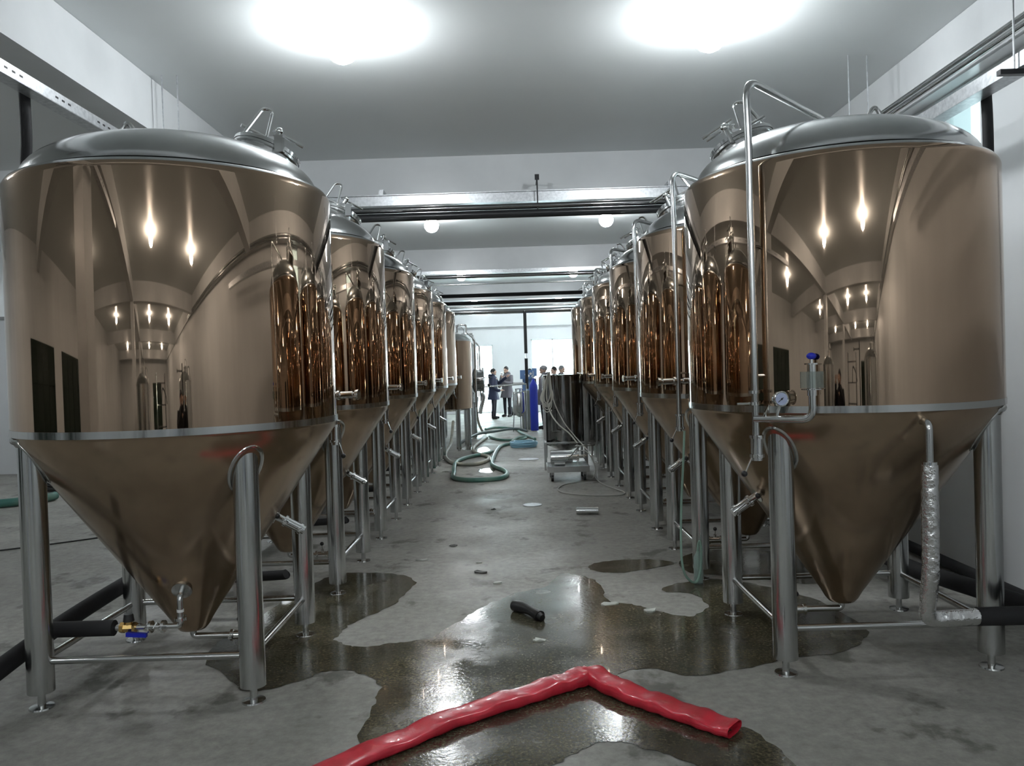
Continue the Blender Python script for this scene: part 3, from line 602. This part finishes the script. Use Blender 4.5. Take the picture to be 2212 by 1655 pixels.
for a in (200, 320, 80): B().cyl(pol(.15, a, .55), pol(.19, a, 0), .014, 10).build('leg', 'steel', st2)
k = B()
for i in range(5): k.cyl(pol(.09, 72 * i, 1.05), pol(.10, 72 * i, 1.14), .018, 10)
k.torus((0, 0, 1.14), .10, .012).build('top_fittings', 'steel_bright', st2)
tag(B().box((.30, 21.9, .57), (.26, .3, 1.0)).box((.30, 21.9, .04), (.24, .28, .08)).build('control_box', 'grey_cabinet', None, False), 'tall narrow olive-grey box right behind the small tank', 'cabinet')
cb = thing('machine_panel', 'blue-grey machine panel with round dials behind the black drop pipe', 'machine', (0, 0, 0))
B().box((.36, 23.3, 1.50), (.40, .25, .26)).box((.58, 23.3, 1.56), (.14, .26, .24)).box((.40, 23.4, .69), (.34, .3, 1.38)).build('housing', 'blue_cabinet', cb, False)
k = B()
for x, z in ((.40, 1.46), (.47, 1.52), (.52, 1.44), (.33, 1.50)): k.cyl((x, 23.17, z), (x, 23.15, z), .035, 16)
k.build('dial', 'white_plastic', cb)
tag(B().cyl((-.86, 20.7, 1.235), (.30, 20.7, 1.275), .018, 12).cyl((-.05, 20.7, 1.27), (-.05, 20.7, 1.33), .012, 8).cyl((.29, 20.7, 0), (.29, 20.7, 1.28), .012, 8).build('transfer_pipe', 'steel_bright'), 'straight horizontal steel pipe crossing in front of the two standing men', 'pipe')
tag(B().box((.10, 20.72, 1.305), (.28, .06, .035)).build('filter_tray', 'white_plastic', None, False), 'white flat tray lying on the horizontal steel pipe', 'tray')
tag(B().box((-.13, 28.8, .15), (.30, .3, .30)).build('black_crate', 'black_plastic', None, False), 'black crate on the floor behind the man in grey', 'crate')

def person(label, loc, rz, coat, hair, height=1.72, pose='stand', hood=False, cap=False, trousers='dark_trousers'):
    t = thing('person', label, 'person', loc, rz)
    s = height / 1.72
    # facing -y locally; body: hips .93, shoulders 1.42, head top 1.72
    def skin_mesh(name, chains, mats, parent):
        mb = B()
        for pts, rad in chains:
            sp_ = spline(pts, 5); rs = []
            for i in range(len(pts) - 1):
                for j in range(5): rs.append(rad[i] + (rad[i + 1] - rad[i]) * j / 5)
            rs.append(rad[-1]); mb.tube([p * s for p in sp_], 0, 12, radii=[r * s for r in rs])
        return mb
    if pose == 'reach': armL = [(.17, 0, 1.40), (.23, -.12, 1.22), (.14, -.36, 1.36), (.10, -.48, 1.44)]; armR = [(-.17, 0, 1.40), (-.24, -.02, 1.15), (-.19, -.20, .98), (-.14, -.30, .98)]
    elif pose == 'drink': armL = [(.17, 0, 1.40), (.24, -.10, 1.16), (.10, -.30, 1.20), (.03, -.30, 1.36)]; armR = [(-.17, 0, 1.40), (-.25, -.02, 1.15), (-.16, -.22, 1.05), (-.06, -.30, 1.06)]
    elif pose == 'photo': armL = [(.17, 0, 1.40), (.26, -.10, 1.20), (.14, -.32, 1.42), (.08, -.42, 1.56)]; armR = [(-.17, 0, 1.40), (-.26, -.10, 1.20), (-.14, -.32, 1.42), (-.08, -.42, 1.56)]
    else: armL = [(.17, 0, 1.40), (.23, .01, 1.12), (.22, -.10, .90), (.21, -.14, .82)]; armR = [(-.17, 0, 1.40), (-.23, .01, 1.12), (-.22, -.10, .90), (-.21, -.14, .82)]
    V = lambda L_: [Vector(p) for p in L_]
    # one connected figure grown with a remesh
    bm_chains = [(V([(.09, 0, .95), (.10, -.01, .52), (.11, .02, .10)]), [.095, .062, .045]), (V([(-.09, 0, .95), (-.10, -.01, .52), (-.11, .02, .10)]), [.095, .062, .045]),
                 (V([(.11, .05, .05), (.115, -.06, .045), (.12, -.15, .035)]), [.045, .045, .035]), (V([(-.11, .05, .05), (-.115, -.06, .045), (-.12, -.15, .035)]), [.045, .045, .035]),
                 (V([(0, .01, .90), (0, .01, 1.15), (0, .01, 1.38), (0, -.0, 1.46), (0, -.01, 1.56)]), [.15, .14, .15, .062, .055]),
                 (V(armL), [.062, .048, .036, .028]), (V(armR), [.062, .048, .036, .028])]
    mb = skin_mesh('body', bm_chains, None, t)
    mb.sphere(Vector((0, -.015, 1.61)) * s, .108 * s, 18, (.74, .90, 1.05)); mb.sphere(Vector((0, -.118, 1.60)) * s, .016 * s, 8, (1, 1.2, 1.5)); mb.sphere(Vector((0, -.09, 1.53)) * s, .04 * s, 10, (1, .8, .7))
    for a in (-1, 1): mb.sphere(Vector((a * .082, 0, 1.60)) * s, .022 * s, 8, (.4, .8, 1.3))
    for arm in (armL, armR):
        w_ = Vector(arm[-1]); d = (w_ - Vector(arm[-2])).normalized(); sd = d.cross(Vector((0, 0, 1))).normalized()
        mb.sphere((w_ + d * .045) * s, .042 * s, 10, (.8, .9, .9))
        for i in range(4):
            b0 = w_ + d * .07 + sd * (.027 - .018 * i); L_ = (.062, .07, .066, .05)[i]
            mb.tube([b0 * s, (b0 + d * L_ * .5) * s, (b0 + d * L_ * .85 + Vector((0, -.0, -.02))) * s], .0085 * s, 6)
        b0 = w_ + d * .03 + sd * .035; mb.tube([b0 * s, (b0 + sd * .025 + d * .025) * s, (b0 + sd * .03 + d * .055) * s], .0095 * s, 6)
    o = mb.build('body', ['skin', trousers, 'black_rubber'], t)
    me = o.data
    for p in me.polygons:
        c = p.center / s
        if c.z < .085: p.material_index = 2
        elif c.z < 1.44 and not any((c - Vector(a_[-1])).length < .14 for a_ in (armL, armR)): p.material_index = 1
    md = o.modifiers.new('weld', 'REMESH'); md.mode = 'VOXEL'; md.voxel_size = .011 * s; md.use_smooth_shade = True
    # remesh keeps only one slot, so bake the colours from position in the material instead
    key = 'figure_' + trousers
    if key not in MATS:
        m = mat(key, (.5, .33, .25), .6); nt = m.node_tree
        tc = nt.nodes.new('ShaderNodeTexCoord'); sx = nt.nodes.new('ShaderNodeSeparateXYZ'); nt.links.new(tc.outputs['Object'], sx.inputs[0])
        g = nt.nodes.new('ShaderNodeMath'); g.operation = 'GREATER_THAN'; g.inputs[1].default_value = .86; nt.links.new(sx.outputs[2], g.inputs[0])
        g2 = nt.nodes.new('ShaderNodeMath'); g2.operation = 'GREATER_THAN'; g2.inputs[1].default_value = .085; nt.links.new(sx.outputs[2], g2.inputs[0])
        tcol = tuple(MATS[trousers].node_tree.nodes['Principled BSDF'].inputs[0].default_value[:3])
        setin(m, 'Base Color', mix(m, mix(m, (.008, .008, .008), tcol, g2.outputs[0]), (.52, .34, .26), g.outputs[0]))
    me.materials.clear(); me.materials.append(MATS[key])
    # coat: lofted body with sleeves
    cm = B(); secs = [(.66, .27, .20), (.85, .215, .165), (1.0, .19, .145), (1.2, .20, .15), (1.36, .215, .145), (1.42, .18, .12), (1.47, .10, .085), (1.50, .075, .075)]
    n = 28; vs = []; fs = []
    for z, a, b in secs:
        for k_ in range(n):
            an = 2 * pi * k_ / n; f_ = 1 + (.04 * sin(5 * an) if z < .9 else 0); vs.append(Vector((a * f_ * cos(an), .01 + b * f_ * sin(an), z)) * s)
    for i in range(len(secs) - 1):
        for k_ in range(n): fs.append((i * n + k_, i * n + (k_ + 1) % n, (i + 1) * n + (k_ + 1) % n, (i + 1) * n + k_))
    fs.append(tuple(range(n))); cm.add(vs, fs)
    for arm in (armL, armR):
        pts = [Vector(p) for p in arm]; pts[-1] = pts[-2].lerp(pts[-1], .8); sp_ = spline(pts, 5); rd = []
        for i in range(len(pts) - 1):
            for j in range(5): rd.append([.082, .066, .054, .048][i] + ([.082, .066, .054, .048][i + 1] - [.082, .066, .054, .048][i]) * j / 5)
        rd.append(.048); cm.tube([p * s for p in sp_], 0, 12, radii=[r * s for r in rd])
    if hood: cm.torus(Vector((0, .05, 1.49)) * s, .085 * s, .035 * s, (0, .35, 1)); cm.sphere(Vector((0, .11, 1.47)) * s, .09 * s, 12, (1, .7, .9))
    co = cm.build('coat', coat, t)
    # hair / cap
    hm = B(); hv = []; hf = []
    for i in range(9):
        tt = pi * .56 * i / 8
        for k_ in range(24):
            an = 2 * pi * k_ / 24; ff = 1.0
            fr = max(0, -sin(an)); z = cos(tt); z = max(z, -.35 + .75 * fr)
            rr2 = math.sqrt(max(0, 1 - min(1, z) ** 2)) if z > cos(tt) + 1e-6 else sin(tt)
            hv.append(Vector((.086 * rr2 * cos(an), -.008 + .104 * rr2 * sin(an), 1.612 + .122 * z)) * s)
    for i in range(8):
        for k_ in range(24): hf.append((i * 24 + k_, i * 24 + (k_ + 1) % 24, (i + 1) * 24 + (k_ + 1) % 24, (i + 1) * 24 + k_))
    hm.add(hv, hf); hm.build('hair', hair, t)
    if cap:
        B().sphere(Vector((0, 0, 1.65)) * s, .10 * s, 16, (.95, 1.1, .8)).box(Vector((0, -.13, 1.66)) * s, (.13, .09, .012)).build('cap', 'cap_grey', t)
    return t
p1 = person('person in a knee-length navy coat reaching an arm towards the other man', (-.73, 26.95, 0), R(75), 'navy_coat', 'hair_black', 1.70, 'reach', True)
p2 = person('person in a grey coat with dark hood drinking from a cup', (-.28, 27.9, 0), R(-35), 'grey_coat', 'hair_black', 1.76, 'drink', True)
tag(B().cyl((-.42, 27.60, 1.46), (-.44, 27.55, 1.56), .035, 14, .042).build('paper_cup', 'paper_cup'), 'white cup held at the mouth of the man in grey', 'cup')
person('person in dark clothes mostly hidden behind the black drop pipe', (.46, 24.4, 0), R(40), 'navy_coat', 'hair_black', 1.66, 'stand')
person('person in a grey cap and dark hooded coat beside the blue cylinder', (.80, 21.9, 0), R(-70), 'grey_coat', 'cap_grey', 1.74, 'stand', True, True)
person('person seen as the left of two heads above the dark vessel', (1.20, 24.0, 0), R(-60), 'grey_coat', 'hair_black', 1.70, 'stand')
person('person seen as the right of two heads above the dark vessel', (1.46, 24.9, 0), R(60), 'grey_coat', 'cap_grey', 1.73, 'stand')
person('person at the edge of the right row, only the head showing', (1.95, 25.0, 0), R(-80), 'navy_coat', 'hair_black', 1.66, 'stand')

# ------------------------------------------------------------------ hoses on the floor
def hose(name, label, pts, r, m_, cat='hose', z=None, grp=None, n=8):
    P = [Vector((p[0], p[1], (p[2] if len(p) > 2 else r + .003))) for p in pts]
    return tag(B().tube(spline(P, n), r, 12).build(name, m_), label, cat, grp)
hose('floor_hose', 'green hose making the nearest wide loop on the aisle floor', [(.10, 17.9), (-.10, 17.6), (-.33, 17.1), (-.42, 15.8), (-.45, 14.1), (-.38, 13.5), (-.21, 12.95), (-.165, 12.45), (-.25, 12.1), (-.45, 11.95), (-.76, 11.98), (-.99, 12.3), (-1.03, 12.9), (-1.08, 13.6), (-1.10, 14.2), (-1.06, 14.7), (-.9, 15.2), (-.62, 15.6), (-.50, 16.0)], .036, 'green_hose')
hose('floor_hose', 'beige hose curving from under the left tanks beneath the green loop', [(-1.46, 18.5, .5), (-1.44, 17.4, .1), (-1.42, 15.8), (-1.25, 14.6), (-1.02, 14.05), (-.72, 14.0), (-.55, 14.5), (-.55, 15.1), (-.78, 15.7), (-.90, 16.4), (-.90, 17.4), (-.80, 18.6), (-.72, 19.3)], .033, 'beige_hose')
hose('floor_hose', 'grey hose lying diagonally over the other hoses', [(-1.30, 17.9, .03), (-1.08, 18.9, .10), (-.90, 19.7, .11), (-.55, 20.2, .11), (-.2, 20.8, .11), (.06, 21.0, .09), (.30, 20.9, .03)], .034, 'grey_hose')
hose('floor_hose', 'pale beige hose hanging from the steel vessel manway to the floor', [(-.93, 19.7, 1.0), (-.97, 19.9, .7), (-.95, 20.2, .35), (-.86, 20.5, .08), (-.78, 20.6)], .03, 'beige_hose')
hose('floor_hose', 'farthest green hose, arching across the aisle behind the grey hose', [(-.85, 22.0), (-.60, 22.5), (-.2, 22.2), (.0, 21.6), (.12, 20.4, .04), (.30, 19.3), (.43, 18.5)], .032, 'green_hose')
hose('floor_hose', 'middle green hose bent back towards the light blue coil', [(-.66, 19.6), (-.4, 18.7), (-.05, 18.5), (.18, 18.8), (.22, 19.2), (.05, 18.6, .08), (-.12, 18.0, .04)], .03, 'green_hose')
cl = B(); random.seed(5)
for i in range(7):
    rr = .25 + random.uniform(-.05, .03); cl.tube([Vector((.15 + rr * 1.05 * cos(a), 17.1 + rr * sin(a) * 1.1, .02 + .017 * i + .006 * sin(3 * a + i))) for a in [2 * pi * k_ / 36 for k_ in range(36)]], .016, 8, True)
cl.box((.19, 16.86, .07), (.13, .05, .11)); 
tag(cl.build('coiled_hose', 'pale_blue_hose'), 'light blue hose coiled and tied in a flat bundle on the floor', 'hose')
# translucent green tube and bottle by the second right tank
hose('drain_tube', 'thin translucent green tube hanging from the second right tank into a bottle', [(1.285, 6.10, 1.18), (1.27, 6.08, 1.0), (1.235, 6.05, .60), (1.215, 6.0, .30), (1.225, 5.98, .14), (1.27, 6.0, .06), (1.33, 6.03, .035), (1.37, 6.06, .12), (1.385, 6.08, .27), (1.375, 6.09, .33), (1.362, 6.10, .26), (1.362, 6.10, .10)], .009, 'clear_green_tube')
bt = tag(B().lathe([(.001, .003), (.033, .003), (.034, .01), (.034, .20), (.03, .215), (.016, .235), (.015, .25), (.013, .25), (.014, .233), (.028, .212), (.031, .2), (.031, .012), (.001, .01)], 28, (1.362, 6.10, 0)).build('plastic_bottle', 'clear_plastic'), 'clear plastic bottle standing by the leg of the second right tank', 'bottle')

# red lay-flat hose with a sharp fold, dry side nearest the camera
def flat_hose():
    cl_ = [(-1.00, 3.18), (-.78, 3.40), (-.58, 3.58), (-.40, 3.75), (-.20, 3.90), (.0, 4.03), (.16, 4.14), (.27, 4.21), (.36, 4.27)]
    c2_ = [(.36, 4.27), (.45, 4.12), (.55, 3.99), (.66, 3.88), (.77, 3.77), (.88, 3.66), (.95, 3.60)]
    mb = B(); random.seed(11)
    def strip(cl__, w0, w1, h0, h1):
        P = spline([(x, y, 0) for x, y in cl__], 8); n = len(P); vs = []; fs = []; prof = 14
        for i, p in enumerate(P):
            a = P[max(0, i - 1)]; b = P[min(n - 1, i + 1)]; t_ = (b - a).normalized(); s_ = Vector((t_.y, -t_.x, 0))
            u = i / (n - 1); w_ = w0 + (w1 - w0) * u + .006 * sin(i * .9); h_ = h0 + (h1 - h0) * u + .006 * sin(i * .55 + 1)
            for k_ in range(prof):
                an = 2 * pi * k_ / prof; cx_ = cos(an); sx_ = sin(an)
                x_ = math.copysign(abs(cx_) ** .55, cx_) * w_ / 2; z_ = math.copysign(abs(sx_) ** .6, sx_) * h_ / 2 + h_ / 2 + .004
                vs.append(p + s_ * x_ + Vector((0, 0, z_ + (.0022 * sin(i * 1.3 + k_)))))
        for i in range(n - 1):
            for k_ in range(prof):
                k2 = (k_ + 1) % prof; fs.append((i * prof + k_, (i + 1) * prof + k_, (i + 1) * prof + k2, i * prof + k2))
        fs.append(tuple(range(prof))); mb.add(vs, fs)
        return n
    strip(cl_, .15, .14, .040, .075); strip(c2_, .14, .155, .075, .045)
    return tag(mb.build('flat_hose', 'red_hose', None, True, 60), 'red flat hose folded into a sharp bend on the wet floor, foreground', 'hose')
flat_hose()
# black rubber elbow, steel offcut and litter
tag(B().tube(spline([(-.055, 5.55, .04), (.0, 5.49, .045), (.06, 5.41, .042), (.12, 5.32, .03)], 6), .035, 16, radii=[.036 + .004 * sin(i * .4) for i in range(19)]).cyl((.118, 5.322, .03), (.135, 5.295, .026), .034, 14, .022).build('rubber_sleeve', 'black_rubber'), 'short black rubber sleeve lying in the puddle in the middle of the aisle', 'sleeve')
tag(B().lathe([(.036, 0), (.04, 0), (.04, .25), (.036, .25), (.036, 0)], 28, (.66, 9.12, .043), (1, -.12, 0)).cyl((.668, 9.119, .043), (.672, 9.119, .043), .037, 20).build('steel_offcut', 'steel_bright'), 'short shiny steel tube lying on the floor of the aisle', 'tube')
for x, y, s_, lab in ((.17, 9.83, .12, 'near'), (.21, 14.75, .19, 'far')):
    tag(B().cyl((x, y, .001), (x, y, .006), s_, 32).torus((x, y, .006), s_ * .95, .004).build('drain_cover', 'galvanised'), '%s round pale drain cover in the aisle floor' % ('smaller' if lab == 'near' else 'larger distant'), 'drain cover', 'round drain covers in the aisle')
random.seed(21)
def flake(x, y, s_, m_, lab):
    vs = []; n = 9
    for k_ in range(n):
        a = 2 * pi * k_ / n; r_ = s_ * random.uniform(.5, 1); vs.append((x + r_ * cos(a), y + r_ * .6 * sin(a), .004 + random.uniform(0, .25) * s_))
    mb = B(); mb.add(vs + [(v[0], v[1], .002) for v in vs], [tuple(range(n)), tuple(range(2 * n - 1, n - 1, -1))] + [(i, (i + 1) % n, n + (i + 1) % n, n + i) for i in range(n)])
    tag(mb.build('scrap', m_, None, False), lab, 'litter')
flake(-.64, 7.66, .06, 'scrap', 'dark scrap on the floor, farthest left of the litter')
flake(-.885, 7.12, .06, 'scrap_pale', 'thin pale scrap beside the legs of the second left tank')
flake(-.33, 6.62, .07, 'scrap', 'dark flattened lump just beyond the dry patch of the aisle')
flake(-.36, 6.97, .035, 'scrap_pale', 'small white scrap beyond the dark lump')
flake(-.18, 6.28, .05, 'scrap_pale', 'crumpled clear film at the edge of the big puddle')
flake(.62, 5.64, .07, 'scrap_pale', 'pale scrap of film in the puddle right of the black sleeve')
flake(.88, 5.45, .06, 'scrap_pale', 'white scrap near the pointed dry patch at the right')
flake(.10, 4.93, .05, 'scrap_pale', 'white crumb of film in front of the black sleeve')
flake(-.30, 9.6, .05, 'scrap', 'tiny dark scrap far along the aisle')

# ------------------------------------------------------------------ water on the floor
def puddle(name, label, pts, z=.003, m_='puddle_water', jit=.012, cat='puddle'):
    P = spline([(x, y, z) for x, y in pts], 7, True); random.seed(len(pts)); ph = [random.uniform(0, 6) for _ in range(4)]
    P = [p + Vector((sum(sin(i * f_ + ph[j]) for j, f_ in enumerate((.7, 1.3, 2.1))) * jit * .5, sum(cos(i * f_ + ph[j]) for j, f_ in enumerate((.6, 1.1, 2.4))) * jit * .5, 0)) for i, p in enumerate(P)]
    me = bpy.data.meshes.new(name); bm = bmesh.new(); f = bm.faces.new([bm.verts.new(p) for p in P]); f.normal_update()
    if f.normal.z < 0: f.normal_flip()
    bmesh.ops.triangulate(bm, faces=bm.faces); bm.to_mesh(me); bm.free(); me.materials.append(MATS[m_])
    o = bpy.data.objects.new(name, me); COL.objects.link(o); return tag(o, label, cat)
puddle('puddle', 'large dark puddle spreading across the aisle around the red hose', [(-1.95, 4.9), (-1.85, 5.6), (-1.75, 6.2), (-1.62, 6.6), (-1.43, 6.75), (-1.06, 6.67), (-.86, 6.43), (-.89, 6.02), (-.98, 5.68), (-1.13, 5.44), (-1.19, 5.2), (-1.18, 5.03), (-1.03, 4.92), (-.80, 4.96), (-.58, 5.06), (-.45, 5.32), (-.25, 5.7), (-.05, 5.98), (.19, 6.15), (.33, 6.5), (.47, 6.45), (.61, 6.2), (.62, 5.75), (.79, 5.61), (.93, 5.45), (1.08, 5.32), (1.19, 5.36), (1.30, 5.55), (1.25, 5.82), (1.05, 5.95), (1.22, 6.13), (1.54, 6.2), (1.80, 6.0), (2.05, 5.65), (2.15, 5.07), (2.04, 4.75), (1.81, 4.58), (1.48, 4.49), (1.19, 4.37), (.91, 4.30), (.70, 4.42), (.52, 4.36), (.58, 4.12), (.75, 3.90), (.93, 3.72), (1.06, 3.6), (1.12, 3.3), (1.1, 3.0), (.85, 3.0), (.70, 3.35), (.52, 3.50), (.36, 3.58), (.2, 3.45), (.02, 3.3), (-.12, 3.0), (-.6, 3.0), (-.72, 3.4), (-.78, 3.75), (-.77, 4.1), (-.80, 4.33), (-.98, 4.52), (-1.15, 4.50), (-1.32, 4.32), (-1.50, 4.28), (-1.7, 4.5)], .003)
puddle('puddle', 'flat oval dark puddle in front of the second right tank', [(.56, 6.70), (.70, 6.86), (.95, 6.92), (1.22, 6.86), (1.32, 6.74), (1.12, 6.62), (.88, 6.50), (.66, 6.53)], .003)
puddle('puddle', 'wet patch under the second and third right tanks', [(1.35, 6.45), (1.45, 7.0), (1.9, 7.2), (2.4, 6.9), (2.5, 6.3), (2.2, 6.0), (1.7, 6.28)], .003)
for i, (x, y, a, b) in enumerate(((-.72, 16.6, .16, .8), (-.50, 15.0, .10, .30), (-.52, 13.3, .16, .33), (-1.05, 17.2, .16, .5), (-1.15, 13.3, .14, .12))):
    puddle('puddle', ['bright puddle among the hoses, largest of the distant ones', 'small bright puddle inside the beige hose bend', 'bright puddle inside the nearest green loop', 'puddle against the feet of the bronze vessel', 'narrow puddle beside the legs of the fifth left tank'][i], [(x + a * cos(k_ * pi / 4) * random.uniform(.8, 1.1), y + b * sin(k_ * pi / 4) * random.uniform(.8, 1.1)) for k_ in range(8)], .003)

# ------------------------------------------------------------------ left bay, seen past the first tank
ck = B(); random.seed(9)
for i in range(9):
    rr = .45 + random.uniform(-.12, .12); ck.tube([Vector((-6.9 + rr * cos(a) * 1.5, 12.6 + rr * sin(a), .03 + .016 * i + .01 * sin(2 * a + i))) for a in [2 * pi * k_ / 30 for k_ in range(30)]], .016, 8, True)
tag(ck.build('cable_coil', 'black_rubber'), 'black cable heaped on the floor beyond the first left tank', 'cable')
hose('extension_cord', 'thin dark cord on the concrete left of the first left tank', [(-7.2, 7.2), (-5.4, 8.0), (-4.5, 8.6), (-3.9, 9.2), (-3.6, 10.2)], .008, 'black_rubber', 'cord')
hose('floor_hose', 'dark green hose end at the left edge beyond the first tank', [(-7.8, 10.6), (-7.1, 10.9), (-6.75, 11.2), (-6.7, 11.5)], .06, 'green_hose')
pn = thing('white_panel', 'tall white partition panel standing left beyond the first tank', 'panel', (0, 0, 0))
B().box((-8.9, 15.0, 1.45), (1.9, .08, 2.9)).build('board', 'wall_paint', pn, False)
B().box((-8.9, 15.0, 2.93), (1.96, .12, .06)).box((-7.93, 15.0, 1.45), (.05, .12, 2.9)).build('edge_trim', 'steel_dark', pn, False)

# ------------------------------------------------------------------ photographer, and guessed clutter added for the tanks to reflect
person('person in a black coat taking the photograph, reflected in the tanks', (.02, -.50, 0), R(180), 'black_coat', 'hair_black', 1.74, 'photo')
for x, y, r_, h_, lab in ((-2.3, -3.6, .55, 1.9, 'steel vessel added behind the camera for reflections, left side'), (1.9, -4.2, .6, 2.0, 'steel vessel added behind the camera for reflections, right side')):
    vessel(lab, (x, y, 0), r_, .5, h_, (45, 135, 225, 315), None, 'steel')
for x, y, lab in ((-.9, -4.4, 'left'), (.55, -3.7, 'right')):
    t = thing('added_barrel', 'blue-grey open plastic barrel added behind the camera for reflections, %s one' % lab, 'barrel', (x, y, 0))
    B().lathe([(.001, .0), (.24, .0), (.29, .3), (.27, .72), (.29, .74), (.29, .77), (.265, .77), (.25, .72), (.27, .3), (.22, .03), (.001, .03)], 32).build('tub', 'blue_cabinet', t)
rk = thing('added_rack', 'tall dark open steel rack added behind the camera for reflections', 'rack', (-.35, -6.2, 0))
for sx in (-.5, .5):
    for sy in (-.22, .22): B().box((sx, sy, 1.15), (.045, .045, 2.3)).build('upright', 'steel_dark', rk, False)
for z in (.4, .95, 1.5, 2.05): B().box((0, 0, z), (1.0, .46, .03)).build('shelf', 'steel_dark', rk, False)
hp = thing('added_hose_stand', 'dark hose pole with a side arm, added behind the camera for reflections', 'stand', (1.0, -2.6, 0))
B().cyl((0, 0, 0), (0, 0, .03), .2, 24).cyl((0, 0, .03), (0, 0, 2.3), .035, 14).build('pole', 'black_paint', hp)
B().cyl((0, 0, 2.15), (-.45, 0, 2.15), .02, 10).sphere((-.45, 0, 2.15), .04, 12).build('side_arm', 'steel_dark', hp)
tag(B().tube(spline([(-.3, -5.95, 1.52), (-.2, -5.9, 1.9), (.15, -5.9, 1.75), (.3, -5.93, 1.52)], 6), .03, 10).build('added_hose', 'black_rubber'), 'black spare hose added for reflections, arched on the rack behind the camera', 'hose')
cr = []
for i in range(6):
    o = tag(B().box((0, 0, .14), (.5, .36, .26)).box((0, 0, .27), (.53, .39, .03)).build('added_crate', 'grey_cabinet', None, False), ['bottom', 'second', 'top'][i % 3] + (' crate of the added left stack' if i < 3 else ' crate of the added right stack') + ' behind the camera', 'crate', 'crates added behind the camera for reflections')
    o.location = (-4.5 if i < 3 else 2.7, -2.4, .285 * (i % 3)); cr.append(o)
